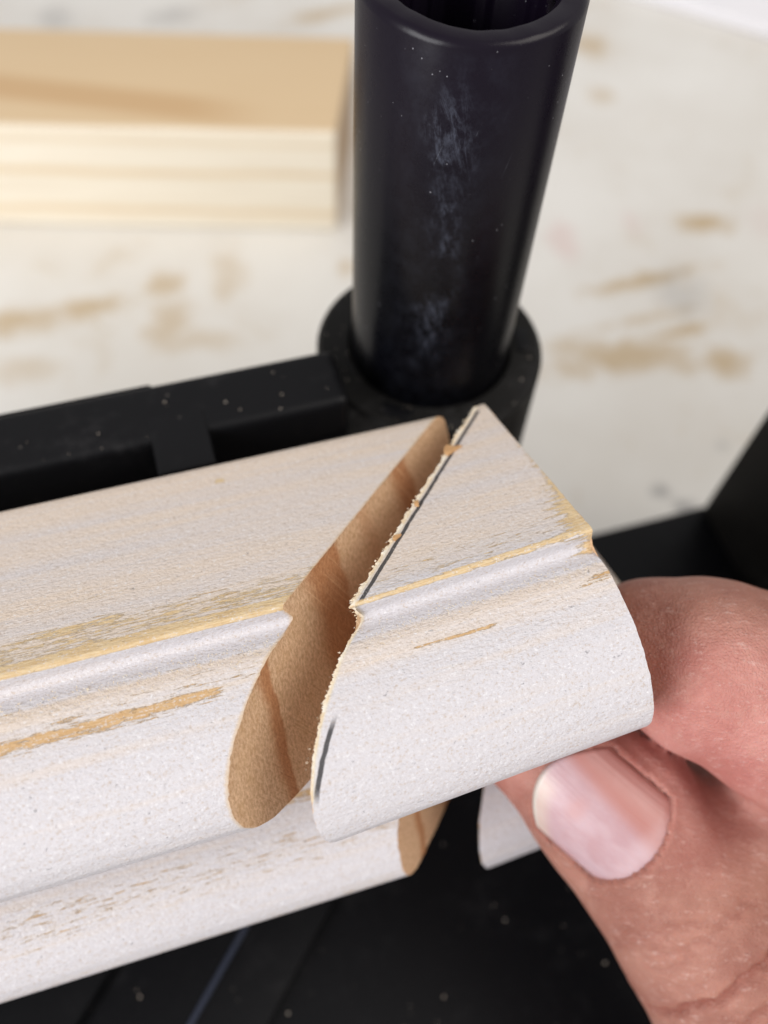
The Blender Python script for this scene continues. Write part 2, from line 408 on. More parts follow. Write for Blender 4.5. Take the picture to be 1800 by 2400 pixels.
# pale board at the far right of the table
Mw = Matrix.Translation((0.1095, 0.4748, 0)) @ Matrix.Rotation(math.atan2(445.1-474.8, 177.2-109.5), 4, 'Z')
bm = bmesh.new(); prism(bm, rect(-80, 420, 2, 90), 0.2, 5.5, 1.2)
wb = bm_obj('white_board', bm, mat_white()); wb.matrix_world = Mw
tag(wb, 'thin bright white board lying at the far right corner of the stained table', 'board')

# pine block
Mp = Matrix.Translation((-0.0275, 0.2845, 0.0003)) @ Matrix.Rotation(math.atan2(9.9, 136.9), 4, 'Z')
pine = empty('pine_block', Mp); tag(pine, 'thick clear pine block lying on the table left of the black post', 'wood block')
bm = bmesh.new(); prism(bm, [(-330, 0), (0, 0), (6.5, 62), (-330, 62)], 0, 45, 1.3, 3)
bmesh.ops.delete(bm, geom=[f for f in bm.faces if f.normal.x > 0.93 and f.calc_area() > 1e-4], context='FACES')
bm_obj('block_body', bm, mat_pine('clear pine'), pine, True)
bm = bmesh.new(); prism(bm, [(-0.9, 1.2), (0.05, 1.2), (6.3, 60.9), (5.3, 60.9)], 1.2, 43.8, 0.0)
bm_obj('sawn_end', bm, mat_pine_end(), pine)

# ------------------------------------------------------------------ mitre box (black plastic), local frame: x along fence, y away, z up, origin under the camera on the table
Mb = Matrix.Rotation(R(20), 4, 'Z')
box = empty('mitre_box', Mb); tag(box, 'black plastic mitre box with round guide post standing on the table', 'mitre box')
blk = mat_black('black moulded plastic')
blk_m = mat_black('black matte plastic', (0.0085, 0.0080, 0.0076), 0.60, 0.80, 1.2)
blk_b = mat_black('black bed plastic', (0.0030, 0.0031, 0.0042), 0.42, 0.18, 0.5)
zb = 65.0                                           # bed height
bm = bmesh.new(); prism(bm, rect(-210, 175, -95, 87.4), 6, zb - 2.5, 1.5)
bm_obj('bed', bm, blk_b, box, True)
for a in (-195, 160):
    for b in (-80, 72):
        bm = bmesh.new(); prism(bm, rect(a - 9, a + 9, b - 9, b + 9), 0.2, 6.2, 0.8); bm_obj('foot', bm, blk_m, box, True)
# raised bed plates either side of the 45 degree saw slot
def skew(x0, x1, y0, y1): return [(x0 + y0, y0), (x1 + y0, y0), (x1 + y1, y1), (x0 + y1, y1)]
bm = bmesh.new(); prism(bm, skew(-60.0, -20.0, -85, 66), zb - 2.6, zb, 0.4); bm_obj('bed_plate', bm, blk_b, box, True)
bm = bmesh.new(); prism(bm, [(-205, -90), (-150, -90), (-64+66, 66), (-205, 66)], zb - 2.6, zb - 0.4, 0.4); bm_obj('bed_plate', bm, blk_b, box, True)
bm = bmesh.new(); prism(bm, skew(-37.9, -36.5, -80, 60), zb - 0.2, zb + 0.7, 0.3); bm_obj('bed_rib', bm, mat_black('bluish plastic rib', (0.034, 0.040, 0.062), 0.35, 0.6), box, True)  # rib in a lighter, bluer black than the bed plates
bm = bmesh.new(); prism(bm, [(-10, -88), (170, -88), (170, 70), (148, 70)], zb - 2.6, zb - 1.2, 0.4); bm_obj('bed_plate', bm, blk_b, box, True)

# fence: profile swept along x, with a tab across the top
zf = 143.3
fn = empty  # (kept simple: fence is one mesh plus its details)
bm = bmesh.new()
prism(bm, rect(-205, 23.0, 81.5, 92.6), zb - 3, zf, 1.8, 5)
fence = bm_obj('fence', bm, blk, box, True)
bm = bmesh.new(); prism(bm, rect(-7.5, 1.0, 75.4, 86), zf - 16, zf + 0.12, 0.5, 3); bm_obj('fence_tab', bm, blk, fence, True)
bm = bmesh.new(); prism(bm, rect(-205, -6.0, 90.6, 93.4), zf - 9, zf - 0.9, 0.6, 3); bm_obj('fence_lip', bm, blk, fence, True)

# post socket and post
pw = Matrix.Rotation(R(-20), 3, 'Z') @ Vector((5.9, 104.6, 0))
px, py = pw.x, pw.y
def lathe(prof, n=96, cx=0.0, cy=0.0):
    vs, fs = [], []
    for k in range(n):
        a = 2*math.pi*k/n
        for r, z in prof: vs.append(((cx + r*math.cos(a))*MM, (cy + r*math.sin(a))*MM, z*MM))
    m = len(prof)
    for k in range(n):
        for j in range(m - 1):
            a0, a1 = k*m + j, ((k + 1) % n)*m + j
            fs.append((a0, a1, a1 + 1, a0 + 1))
    return vs, fs
zs = 135.0
vs, fs = lathe([(13.7, zs-20), (13.7, zs-0.6), (14.3, zs), (18.8, zs), (19.6, zs-0.8), (20.3, 66), (20.3, 7)], cx=px, cy=py)
mesh_obj('post_socket', vs, fs, blk_m, box, True, 30)
# web joining socket and fence
bm = bmesh.new(); prism(bm, [(14, 80.5), (px - 4, py - 19.2), (px + 4, py - 19.2), (px - 2, py + 12), (px - 12, py + 15.5), (22.3, 100.4), (20, 90.5), (14, 90.5)], 70, zs - 0.7, 0.8, 2)
bm_obj('socket_web', bm, blk_m, box, True)
# clamp slots in the socket's rim: small dark lugs
for ang in (-128, -12):
    c_, s_ = math.cos(R(ang)), math.sin(R(ang))
    bm = bmesh.new(); prism(bm, rect(-1.2, 1.3, -2.6, 2.6), 0, 0.9, 0.2)
    o = bm_obj('socket_lug', bm, blk_b, box, True)
    o.location = ((px + c_*16.2)*MM, (py + s_*16.2)*MM, (zs - 0.6)*MM); o.rotation_euler = (0, 0, R(ang))
# the guide post, a pipe open at the top
zt = 196.6
Mpost = Matrix.Translation((0.0059, 0.1046, 0.135))
H0 = zt - 135.0
vs, fs = lathe([(13.5, -25), (13.5, H0 - 0.9), (13.1, H0 - 0.25), (12.6, H0), (10.6, H0 - 0.15), (9.8, H0 - 1.1), (9.5, 10), (0.01, 10)], 128)
for k in range(128):
    a = 2*math.pi*k/128
    wv = 0.20*math.sin(2*a + 0.6) + 0.06*math.sin(5*a) + 0.02*math.sin(17*a)
    for j in (1, 2, 3, 4, 5):
        x_, y_, z_ = vs[k*8 + j]
        vs[k*8 + j] = (x_*(1 - 0.004*math.sin(3*a + j)*(j > 1)), y_*(1 - 0.004*math.cos(4*a + j)*(j > 1)), z_ + (wv + 0.02*math.sin(23*a + 2*j))*MM*(0.4 if j == 1 else 1))
post = mesh_obj('guide_post', vs, fs, mat_post(), box, True, 40)
post.matrix_parent_inverse = box.matrix_world.inverted(); post.matrix_world = Mpost
# ragged inner lip of the pipe
rng = random.Random(5)
vs, fs = [], []; n = 140
for k in range(n):
    a = 2*math.pi*k/n
    j = 0.25*math.sin(3*a + 1) + rng.uniform(-.16, .16) + (0.5 if 3.4 < a < 4.3 else 0)
    for r, z in ((9.9, H0 - 2.6), (9.2 - j, H0 - 1.9 + 0.3*math.sin(2*a)), (9.1 - j, H0 - 2.6), (9.5, H0 - 3.6)):
        vs.append((r*math.cos(a)*MM, r*math.sin(a)*MM, z*MM))
for k in range(n):
    for j in range(4):
        a0, a1 = k*4 + j, ((k+1) % n)*4 + j; j2 = (j+1) % 4
        fs.append((a0, a1, ((k+1) % n)*4 + j2, k*4 + j2))
lip = mesh_obj('inner_lip', vs, fs, mat_black('glossy black lip', (0.012, 0.009, 0.014), 0.18, 0.2), post, True, 50)

# upright at the right end of the bed
bm = bmesh.new(); prism(bm, rect(116.5, 150, 52, 86.6), zb - 3, 190, 2.5, 3); bm_obj('end_upright', bm, blk_m, box, True)
bm = bmesh.new(); prism(bm, [(92, 52.5), (116.8, 52.5), (116.8, 55.5), (92, 55.5)], zb - 3, zb + 9, 0.8); bm_obj('upright_brace', bm, blk_m, box, True)

# ------------------------------------------------------------------ the mouldings
KEY = [(30.6,-22.2),(30.9,0.0),(30.9,6.6),(30.5,8.3),(29.4,9.2),(28.0,8.95),(26.5,8.45),(12.5,4.0),(3.0,0.95),(0.5,0.2),(0.0,0.0),(0.0,-0.35),
       (0.5,-1.2),(0.95,-2.0),(0.9,-2.7),(0.2,-3.1),(-1.1,-3.4),(-2.9,-4.2),(-4.4,-5.5),(-6.2,-7.2),(-7.8,-9.0),(-9.2,-11.3),(-10.15,-13.8),(-10.5,-16.2),
       (-10.35,-18.5),(-9.7,-20.4),(-8.5,-21.9),(-6.6,-22.9),(-3.5,-23.2),(10,-23.2),(29.6,-23.2)]
def resample(pts, step):
    out = []
    for (a, b), (c, d) in zip(pts, pts[1:] + pts[:1]):
        L = math.hypot(c - a, d - b); k = max(1, int(round(L/step)))
        for i in range(k): out.append((a + (c-a)*i/k, b + (d-b)*i/k))
    return out
def smooth_prof(p, it=2):
    for _ in range(it):
        n = len(p)
        p = [((p[i-1][0] + 2*p[i][0] + p[(i+1) % n][0])/4, (p[i-1][1] + 2*p[i][1] + p[(i+1) % n][1])/4) for i in range(n)]
    return p
PROF = smooth_prof(resample(KEY, 0.25), 3)
NP = len(PROF)
PROF0 = PROF
def _toe(w, n):
    t = min(1.0, max(0.0, (-8.0 - n)/12.0)); return (w - 0.35*t, n - 1.0*t)
PROF_OFF = [_toe(w, n) for w, n in PROF]                 # the held pieces are a hair thicker at the toe
def jit(i, seed, amp):
    rr = random.Random(seed*7919 + i//2); r2 = random.Random(seed*31 + i//7)
    return amp*(rr.uniform(-1, 1)*0.6 + r2.uniform(-1, 1)*0.6)
def sweep(s0f, s1f, ncol=2, PROF=PROF):
    """skin of the moulding between two end functions of (w, n, i)"""
    vs, fs = [], []
    for i, (w, n) in enumerate(PROF):
        a, b = s0f(w, n, i), s1f(w, n, i)
        for k in range(ncol): vs.append(((a + (b-a)*k/(ncol-1))*MM, w*MM, n*MM))
    for i in range(NP):
        j = (i+1) % NP
        for k in range(ncol-1): fs.append((i*ncol+k, j*ncol+k, j*ncol+k+1, i*ncol+k+1))
    return vs, fs
def cap(sf, off=0.0, PROF=PROF):
    bm = bmesh.new(); vv = [bm.verts.new(((sf(w, n, i) + off)*MM, w*MM, n*MM)) for i, (w, n) in enumerate(PROF)]
    f = bm.faces.new(vv); bmesh.ops.triangulate(bm, faces=[f])
    return bm
def fix_normals(o, inside):
    me = o.data; bm = bmesh.new(); bm.from_mesh(me); bmesh.ops.recalc_face_normals(bm, faces=bm.faces)
    f = min(bm.faces, key=lambda f: abs(f.calc_center_median().y - 0.012) + (1 if f.calc_center_median().z < 0 else 0))
    if f.normal.z < 0: bmesh.ops.reverse_faces(bm, faces=bm.faces)
    bm.to_mesh(me); bm.free()
fibre = mat_fibre(); chipm = mat_chip()
def moulding(name, mat4, seed, label, kind, slope=1.0):
    root = empty(name, mat4); tag(root, label, 'moulding', 'mitred mouldings', 'thing')
    far = lambda w, n, i: -150.0
    cut = lambda w, n, i: w*slope + jit(i, seed, 0.13)
    vs, fs = sweep(far, cut, 2)
    o = mesh_obj('painted_face', vs, fs, mat_paint('whitewash ' + name + str(seed), kind, seed*37.0), root, True, 40); fix_normals(o, None)
    bm_obj('mitre_cut', cap(cut), mat_cut('sawn wood %d' % seed, seed*3.1), root)
    bm_obj('square_end', cap(far), mat_cut('sawn wood far %d' % seed, seed*5.1), root)
    return root
def offcut(name, mat4, seed, label, kind):
    root = empty(name, mat4); tag(root, label, 'offcut', 'triangular mitre offcuts')
    cut = lambda w, n, i: w + jit(i, seed, 0.14) + (0.0)
    end = lambda w, n, i: 30.2 + jit(i, seed + 5, 0.05)
    vs, fs = sweep(cut, end, 2, PROF_OFF)
    o = mesh_obj('painted_face', vs, fs, mat_paint('whitewash ' + name + str(seed), kind, seed*37.0), root, True, 40); fix_normals(o, None)
    bm_obj('mitre_cut', cap(cut, 0.0, PROF_OFF), mat_cut('sawn wood offcut %d' % seed, seed*3.1), root)
    bm_obj('square_end', cap(end, 0.0, PROF_OFF), mat_cut('sawn wood end %d' % seed, seed*4.1), root)
    return root
def torn_edge(root, seed, sign, amp, PROF=PROF_OFF, chips=90):
    """ragged lip of paint and fibre along the front of a mitre cut; sign -1: sticks out towards -x"""
    idx = [i for i, (w, n) in enumerate(PROF) if (n > -15.5 and w < 29.0 and (n > 0.32*w - 1.2 or (w < 1.1 and n > -24))) and not (n < -20)]
    # fine resample of that stretch
    pts = []
    for a, b in zip(idx, idx[1:]):
        if b != a + 1: continue
        (w0, n0), (w1, n1) = PROF[a], PROF[b]
        for k in range(3): pts.append((w0 + (w1-w0)*k/3, n0 + (n1-n0)*k/3))
    rg = random.Random(seed); q = 2**-.5
    vs, fs = [], []; m = 0.4; row = 0
    low = 0.5
    for k, (w, n) in enumerate(pts):
        k0, k1 = max(0, k-2), min(len(pts)-1, k+2)
        tw, tn = pts[k1][0]-pts[k0][0], pts[k1][1]-pts[k0][1]; L = math.hypot(tw, tn) or 1
        ow, on = tn/L, -tw/L
        if on < 0 and w > 0: ow, on = -ow, -on
        if w <= 0 and (ow*(-1) + on*0.6) < 0: ow, on = -ow, -on
        if rg.random() < 0.18: low = rg.uniform(0.15, 1.0)
        body = 1.0 if w > 0.5 else (0.7 if w > -7 else 0.35)
        if n < -12: body = 0.22
        m = 0.45*m + 0.55*(rg.uniform(0.0, 1.0)*low)
        e = amp*body*(0.12 + m)
        lift = rg.uniform(0.02, 0.14)*body
        def P(d, up): return ((w + d*q)*MM, (w - d*q)*MM, 0)
        for d, up in ((0.16, 0.0), (-e*0.25, 0.03 + lift*(0.9 if w > 0.5 else 0.35)), (-e, rg.uniform(-0.10, 0.06)), (-e*0.6, -0.22), (0.12, -0.30)):
            dd = d*(-sign)
            s_ = w + dd*1.0
            vs.append((s_*MM, (w + ow*up)*MM, (n + on*up)*MM))
        if k:
            for j in range(4):
                a0 = (k-1)*5 + j; fs.append((a0, a0+5, a0+6, a0+1))
    o = mesh_obj('torn_fibres', vs, fs, fibre, root, False); o['kind'] = 'stuff'; o['label'] = 'ragged cream lip of torn wood fibres and paint'
    # loose crumbs on the edge
    vs, fs = [], []
    for c in range(chips):
        w, n = pts[rg.randrange(len(pts))]
        if n < -12 or (w < 0 and rg.random() < 0.4): continue
        r = rg.uniform(0.05, 0.17) if rg.random() < 0.88 else rg.uniform(0.2, 0.36)
        cx = w - sign*0.0 + (rg.uniform(-0.75, 0.1)*amp if sign < 0 else rg.uniform(-0.1, 0.5)*amp)
        b = len(vs); ring = []
        for k in range(6):
            d = Vector((rg.gauss(0, 1), rg.gauss(0, 1), rg.gauss(0, 1))).normalized()*r*rg.uniform(0.6, 1.2)
            d.x *= 1.5
            ring.append(d)
        up = 0.1
        for d in ring: vs.append(((cx + d.x)*MM, (w + d.y)*MM, (n + up + d.z)*MM))
        for f in ((0,1,2),(0,2,3),(0,3,4),(1,2,5),(2,3,5),(3,4,5),(0,1,4),(1,4,5)): fs.append(tuple(b+i for i in f))
    o = mesh_obj('wood_crumbs', vs, fs, fibre, root, False); o['kind'] = 'stuff'

Mboard = frame(20, -38, 0, (-10.78, 42.03, -91.47))
m1 = moulding('moulding', Mboard, 1, 'whitewashed moulding on top, its sharp mitre cut facing the gap beside the held offcut', 'board')

m2 = moulding('moulding', shifted(Mboard, (16.2, 15.2, -28.4)), 2, 'blurred whitewashed moulding lying underneath the top one at bottom left', 'lower', 0.72)
Moff = frame(23.97, -37.71, -0.62, (-2.78, 41.77, -89.18))
o1 = offcut('offcut', Moff, 3, 'triangular whitewashed offcut in front with a dark pencil line along its torn edge', 'offcut')
torn_edge(o1, 21, -1, 1.0, chips=120)
o2 = offcut('offcut', frame(22.39, -36.48, 1.32, (20.78, 47.83, -135.01)), 4, 'small blurred whitewashed offcut peeking out behind the thumb', 'small')

# orange chip hanging on the offcut's edge, and smaller ones
def flake(w, sx, sy, rot, seed, parent, name='wood_chip'):
    rg = random.Random(seed)
    n0 = 0.32*w
    top, bot = [], []
    base = [(-0.75, -0.55), (-0.1, -0.45), (0.6, -0.30), (1.25, -0.12), (0.45, 0.12), (0.05, 0.62), (-0.45, 0.40), (-0.85, -0.1)]
    vs = []
    for k, (a, b) in enumerate(base):
        a *= sx; b *= sy; c_, s_ = math.cos(rot), math.sin(rot)
        u, v = a*c_ - b*s_, a*s_ + b*c_
        vs.append(((w + 0.35 + u)*MM, (w + v)*MM, (n0 + 0.32*v + 0.22 + rg.uniform(0, .18))*MM))
    nb = len(vs)
    vs += [(x, y, z - 0.28*MM) for x, y, z in vs]
    fs = [tuple(range(nb)), tuple(range(2*nb-1, nb-1, -1))] + [(i, (i+1) % nb, nb + (i+1) % nb, nb + i) for i in range(nb)]
    return mesh_obj(name, vs, fs, chipm, parent)
flake(21.0, 1.35, 1.5, 0.15, 1, o1)
flake(12.6, 0.55, 0.6, 1.0, 2, o1); flake(8.0, 0.6, 0.6, 0.3, 3, o1)
# a few hair-thin fibres standing off the worn groove
def hairs(parent, seed, s_rng, cnt):
    rg = random.Random(seed); vs, fs = [], []
    for _ in range(cnt):
        w = rg.gauss(-1.8, 0.9); i = min(range(NP), key=lambda k: abs(PROF[k][0]-w) + (50 if PROF[k][1] < -12 else 0))
        w, n = PROF[i]; s = rg.uniform(*s_rng)
        if s < w + 0.5 and parent is o1: continue
        if s > w - 0.5 and parent is m1: continue
        L = rg.uniform(0.15, 0.45); a = rg.uniform(0, 6.28); dx, dy = math.cos(a)*L, math.sin(a)*L*0.6
        hgt = rg.uniform(0.05, 0.22); t_ = 0.035; b = len(vs)
        for q_, (fx, fz) in enumerate(((0, -0.05), (0.6, hgt), (1, hgt*0.6))):
            vs.append(((s + dx*fx - t_)*MM, (w + dy*fx)*MM, (n + fz)*MM)); vs.append(((s + dx*fx + t_)*MM, (w + dy*fx + t_)*MM, (n + fz + 0.03)*MM))
        fs += [(b, b+1, b+3, b+2), (b+2, b+3, b+5, b+4)]
    o = mesh_obj('wood_fuzz', vs, fs, fibre, parent); o['kind'] = 'stuff'
hairs(o1, 3, (0, 29.5), 260); hairs(m1, 4, (-45, -1), 420)

# ------------------------------------------------------------------ the hand
def cam2w(p): return np.array([p[0], p[1], p[2]])          # mm, relative to the camera foot at z=-250
tipT = np.array([25.0, 38.6, -125.5]); midT = np.array([35.7, 32.0, -129.2]); ipT = np.array([51.8, 17.4, -140.3])
mcT = np.array([71.0, -9.0, -160.0]); cmT = np.array([100.0, -22.0, -172.0])
tipI = np.array([37.0, 49.1, -109.9]); dpI = np.array([43.8, 46.2, -109.8]); piI = np.array([58.4, 42.6, -112.8]); mcI = np.array([104.0, 36.0, -134.0])
FING = {
 'thumb': ([tipT, midT, ipT, mcT, cmT], [8.8, 11.6, 13.2, 14.4, 17.0]),
 'index': ([tipI, dpI, piI, mcI], [8.6, 11.6, 14.4, 14.6]),
 'middle': ([np.array([66.0, 36.0, -139.0]), np.array([76.0, 44.0, -141.0]), np.array([88.0, 50.0, -138.0]), np.array([116.0, 28.0, -146.0])], [8.4, 9.6, 10.6, 12.5]),
 'ring': ([np.array([78.0, 26.0, -156.0]), np.array([86.0, 36.0, -158.0]), np.array([100.0, 42.0, -154.0]), np.array([124.0, 16.0, -158.0])], [7.9, 9.0, 10.0, 12.0]),
 'little': ([np.array([92.0, 14.0, -168.0]), np.array([98.0, 23.0, -169.0]), np.array([110.0, 29.0, -166.0]), np.array([130.0, 2.0, -168.0])], [6.9, 7.8, 8.8, 11.0]),
}
PALM = [(mcI, np.array([150.0, -20.0, -160.0]), 13.0, 16.0), (np.array([116.0, 28.0, -146.0]), np.array([155.0, -22.0, -164.0]), 12.5, 16.0),
        (np.array([124.0, 16.0, -158.0]), np.array([158.0, -26.0, -168.0]), 12.0, 16.0), (np.array([130.0, 2.0, -168.0]), np.array([158.0, -32.0, -172.0]), 11.5, 16.0),
        (np.array([57.5, 32.0, -137.0]), np.array([82.0, 31.0, -141.0]), 12.0, 15.0), (cmT, np.array([152.0, -36.0, -170.0]), 17.0, 17.0), (mcI, cmT, 12.0, 15.0),
        (np.array([155.0, -26.0, -166.0]), np.array([205.0, -60.0, -178.0]), 22.0, 24.0)]
tA = (tipT - midT)/np.linalg.norm(tipT - midT)                  # towards the thumb tip
toc = -midT/np.linalg.norm(midT)
cRn, cUn = np.array(cR), np.array(cU)
dD = toc + 0.24*(-0.72*cRn - 0.70*cUn)*1.0
dD -= tA*(dD @ tA); dD /= np.linalg.norm(dD)
bB = np.cross(dD, tA)

def smin(a, b, k):
    h = np.clip(0.5 + 0.5*(b - a)/k, 0, 1)
    return b*(1-h) + a*h - k*h*(1-h)
def capsule(P, a, b, ra, rb, sq=None):
    ab = b - a; t = np.clip(((P - a) @ ab)/(ab @ ab), 0, 1)
    D = P - a - t[:, None]*ab
    if sq is not None:
        ax, f = sq; D = D + np.outer((D @ ax)*(f - 1), ax)
    return np.sqrt((D*D).sum(1)) - (ra + (rb - ra)*t)
def sdf(P):
    P = P.astype(np.float64)
    out = None
    for nm, (pts, rad) in FING.items():
        d = None
        for i in range(len(pts)-1):
            sq = (dD, 1.16) if nm == 'thumb' and i == 0 else None
            e = capsule(P, pts[i], pts[i+1], rad[i], rad[i+1], sq)
            d = e if d is None else smin(d, e, 2.5)
        out = d if out is None else smin(out, d, 0.9)
    pal = None
    for a, b, ra, rb in PALM:
        e = capsule(P, a, b, ra, rb); pal = e if pal is None else smin(pal, e, 7.0)
    return smin(out, pal, 5.0)
def surface_nets(lo, hi, h):
    n = np.ceil((hi - lo)/h).astype(int) + 1
    ax = [lo[i] + h*np.arange(n[i]) for i in range(3)]
    F = np.empty(n)
    YZ = np.stack(np.meshgrid(ax[1], ax[2], indexing='ij'), -1).reshape(-1, 2)
    for i, x in enumerate(ax[0]):
        F[i] = sdf(np.column_stack([np.full(len(YZ), x), YZ])).reshape(n[1], n[2])
    s = F < 0
    c = np.zeros(n - 1, dtype=int)
    for dx in (0, 1):
        for dy in (0, 1):
            for dz in (0, 1): c += s[dx:n[0]-1+dx, dy:n[1]-1+dy, dz:n[2]-1+dz]
    act = (c > 0) & (c < 8)
    idx = -np.ones(n - 1, dtype=int); ii = np.argwhere(act); idx[act] = np.arange(len(ii))
    P = lo + (ii + 0.5)*h
    for _ in range(4):                                  # settle the vertices on the surface
        e = 0.15; d = sdf(P)
        G = np.stack([sdf(P + np.eye(3)[k]*e) - d for k in range(3)], 1)/e
        P = P - G*(d/np.maximum((G*G).sum(1), 0.2))[:, None]
    faces = []
    for a in range(3):
        b, cc = (a+1) % 3, (a+2) % 3
        sl0 = [slice(None)]*3; sl1 = [slice(None)]*3; sl0[a] = slice(0, n[a]-1); sl1[a] = slice(1, n[a])
        cr = s[tuple(sl0)] != s[tuple(sl1)]; inside = s[tuple(sl0)]
        E = np.argwhere(cr); E = E[(E[:, b] > 0) & (E[:, cc] > 0) & (E[:, b] < n[b]-1) & (E[:, cc] < n[cc]-1)]
        fl = inside[tuple(E.T)]
        eb = np.zeros(3, int); eb[b] = 1; ec = np.zeros(3, int); ec[cc] = 1
        q = [idx[tuple((E - eb - ec).T)], idx[tuple((E - ec).T)], idx[tuple(E.T)], idx[tuple((E - eb).T)]]
        Q = np.stack(q, 1); Q[~fl] = Q[~fl][:, ::-1]
        faces.append(Q)
    return P, np.concatenate(faces)
P, Q = surface_nets(np.array([12.0, -78.0, -206.0]), np.array([206.0, 74.0, -88.0]), 1.15)
me0 = bpy.data.meshes.new('hand_raw'); me0.from_pydata(P.tolist(), [], Q.tolist())
tmp = bpy.data.objects.new('hand_raw', me0); COL.objects.link(tmp)
md = tmp.modifiers.new('s', 'SUBSURF'); md.levels = 1; md.render_levels = 1
ev = tmp.evaluated_get(bpy.context.evaluated_depsgraph_get()); me1 = bpy.data.meshes.new_from_object(ev)
bpy.data.objects.remove(tmp)
co = np.empty(len(me1.vertices)*3); me1.vertices.foreach_get('co', co); co = co.reshape(-1, 3)
no = np.empty(len(me1.vertices)*3); me1.vertex_normals.foreach_get('vector', no); no = no.reshape(-1, 3)
# --- nail bed
NL0, NL1, NW, NR = -8.8, 8.8, 7.6, 10.2                 # start, tip, half width, transverse radius
t_ = 0.0
for t_ in np.arange(4, 16, 0.05):
    if sdf((midT + dD*t_)[None])[0] > 0: break
NC = midT + tA*4.6 + dD*(t_ - 0.55)
tN = tA*math.cos(R(-7)) + dD*math.sin(R(-7)); tN /= np.linalg.norm(tN); dN = dD - tN*(dD @ tN); dN /= np.linalg.norm(dN)
def plate_h(u, v): return np.sqrt(np.maximum(NR**2 - np.minimum(np.abs(v), NR*0.9)**2, 0)) - NR - u*u/95.0
rel = co - NC; u = rel @ tN; v = rel @ bB; hgt = rel @ dN
def outline_sd(u, v):                                     # <0 inside the nail
    vv = np.abs(v)/NW
    start = NL0 + 2.6*np.minimum(vv, 1.3)**2.4; end = NL1 - 4.9*np.minimum(vv, 1.2)**2.0
    return np.maximum.reduce([np.abs(v) - NW, start - u, u - end])
sd_ = outline_sd(u, v)
m = (hgt > -9) & (np.abs(v) < NW + 6) & (u > NL0 - 7) & (u < NL1 + 4)
ph = plate_h(u, v)
inside = np.clip(-sd_/0.7 + 0.5, 0, 1)
fold = np.exp(-((sd_ - 0.9)/0.95)**2)*np.clip((NL1 - 2.5 - u)/3.0, 0, 1)
prox = np.clip((NL0 + 3 - u)/3, 0, 1)
target = np.where(sd_ < 0.35, ph - 0.55, ph + 0.55*fold + 0.05)
k = np.clip(1 - np.maximum(sd_, 0)/3.2, 0, 1)**1.3*m
k = np.where(sd_ < 0.3, 1.0*m, k)
frontal = np.clip((no @ dN - 0.05)/0.3, 0, 1)
dh = np.clip(target - hgt, -2.2, 2.2)*k*np.where(sd_ < 0.3, 1, frontal)
tipz = np.clip((NL1 - u)/2.0 , 0, 1)
co = co + np.outer(dh*np.where(dh > 0, tipz, 1.0), dN)
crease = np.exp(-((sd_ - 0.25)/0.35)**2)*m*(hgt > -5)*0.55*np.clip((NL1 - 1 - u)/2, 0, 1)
# --- knuckle creases of the thumb: grooves that run across its back behind the nail
for A_, B_, dep, wd in (((59.0, 17.9, -127.1), (42.1, 3.6, -135.8), 1.00, 0.55),
        ((37.3, 14.2, -129.4), (46.5, 18.4, -126.9), 0.38, 0.50),
        ((40.4, 12.7, -130.3), (47.3, 16.0, -128.3), 0.34, 0.50),
        ((40.6, 10.2, -131.8), (45.9, 14.2, -129.4), 0.34, 0.50),
        ((46.9, 17.7, -127.3), (53.9, 19.8, -126.0), 0.42, 0.55),
        ((49.6, 10.7, -131.5), (57.5, 13.8, -129.6), 0.30, 0.50),
        ((51.9, 6.1, -134.3), (58.4, 10.7, -131.5), 0.60, 0.55),
        ((42.3, 8.7, -132.8), (48.3, 11.7, -130.9), 0.25, 0.50)):
    A_, B_ = np.array(A_), np.array(B_); ab = B_ - A_; Lab = np.linalg.norm(ab); ab = ab/Lab
    nrm = np.cross(ab, dD); nrm /= np.linalg.norm(nrm)
    q_ = co - A_; al = q_ @ ab
    line = q_ @ nrm + 0.35*np.sin(al*0.8 + dep*9) + 0.18*np.sin(al*2.3 + dep*5)
    g_ = np.exp(-(line/wd)**2)*np.clip((al + 1)/2.5, 0, 1)*np.clip((Lab + 1 - al)/2.5, 0, 1)*(np.abs(q_ @ dD) < 14)*(no @ dD > 0.1)
    co = co - no*(g_*dep)[:, None] + no*(np.exp(-((np.abs(line) - 1.4)/0.7)**2)*(g_.max() > 0)*np.clip((al + 1)/2.5, 0, 1)*np.clip((Lab + 1 - al)/2.5, 0, 1)*(np.abs(q_ @ dD) < 14)*(no @ dD > 0.1)*dep*0.18)[:, None]
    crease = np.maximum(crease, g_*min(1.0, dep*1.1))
# crease on the side of the index finger pad
pc = np.array([46.0, 42.0, -110.0])
tone = np.clip(1.15 - (np.linalg.norm(co - np.array([46.0, 40.0, -112.0]), axis=1) - 6)/16.0, 0, 1)
tone = np.maximum(tone, np.clip(1 - np.linalg.norm(co - (tipT + 2*tA), axis=1)/15.0, 0, 1)*0.8)
tone = tone*np.clip(1.0 - ((co[:, 1] - 43.0)/6.5).clip(0, 1)*1.0, 0, 1)  # shade on top of the index painted in as darker tan
co[:, 2] += HC*1000
base = np.array([150.0, -25.0, 40.0])
me1.vertices.foreach_set('co', ((co - base)*MM).ravel()); me1.update()
me1.name = 'hand'
for nm, arr in (('tone', tone), ('crease', crease)):
    at = me1.attributes.new(nm, 'FLOAT', 'POINT'); at.data.foreach_set('value', arr.astype(np.float32))
me1.materials.clear(); me1.materials.append(mat_skin()); me1.polygons.foreach_set('use_smooth', [True]*len(me1.polygons))
hand = bpy.data.objects.new('hand', me1); COL.objects.link(hand); hand.location = base*MM
tag(hand, 'bare hand from the right pinching the offcuts between thumb and forefinger', 'hand')
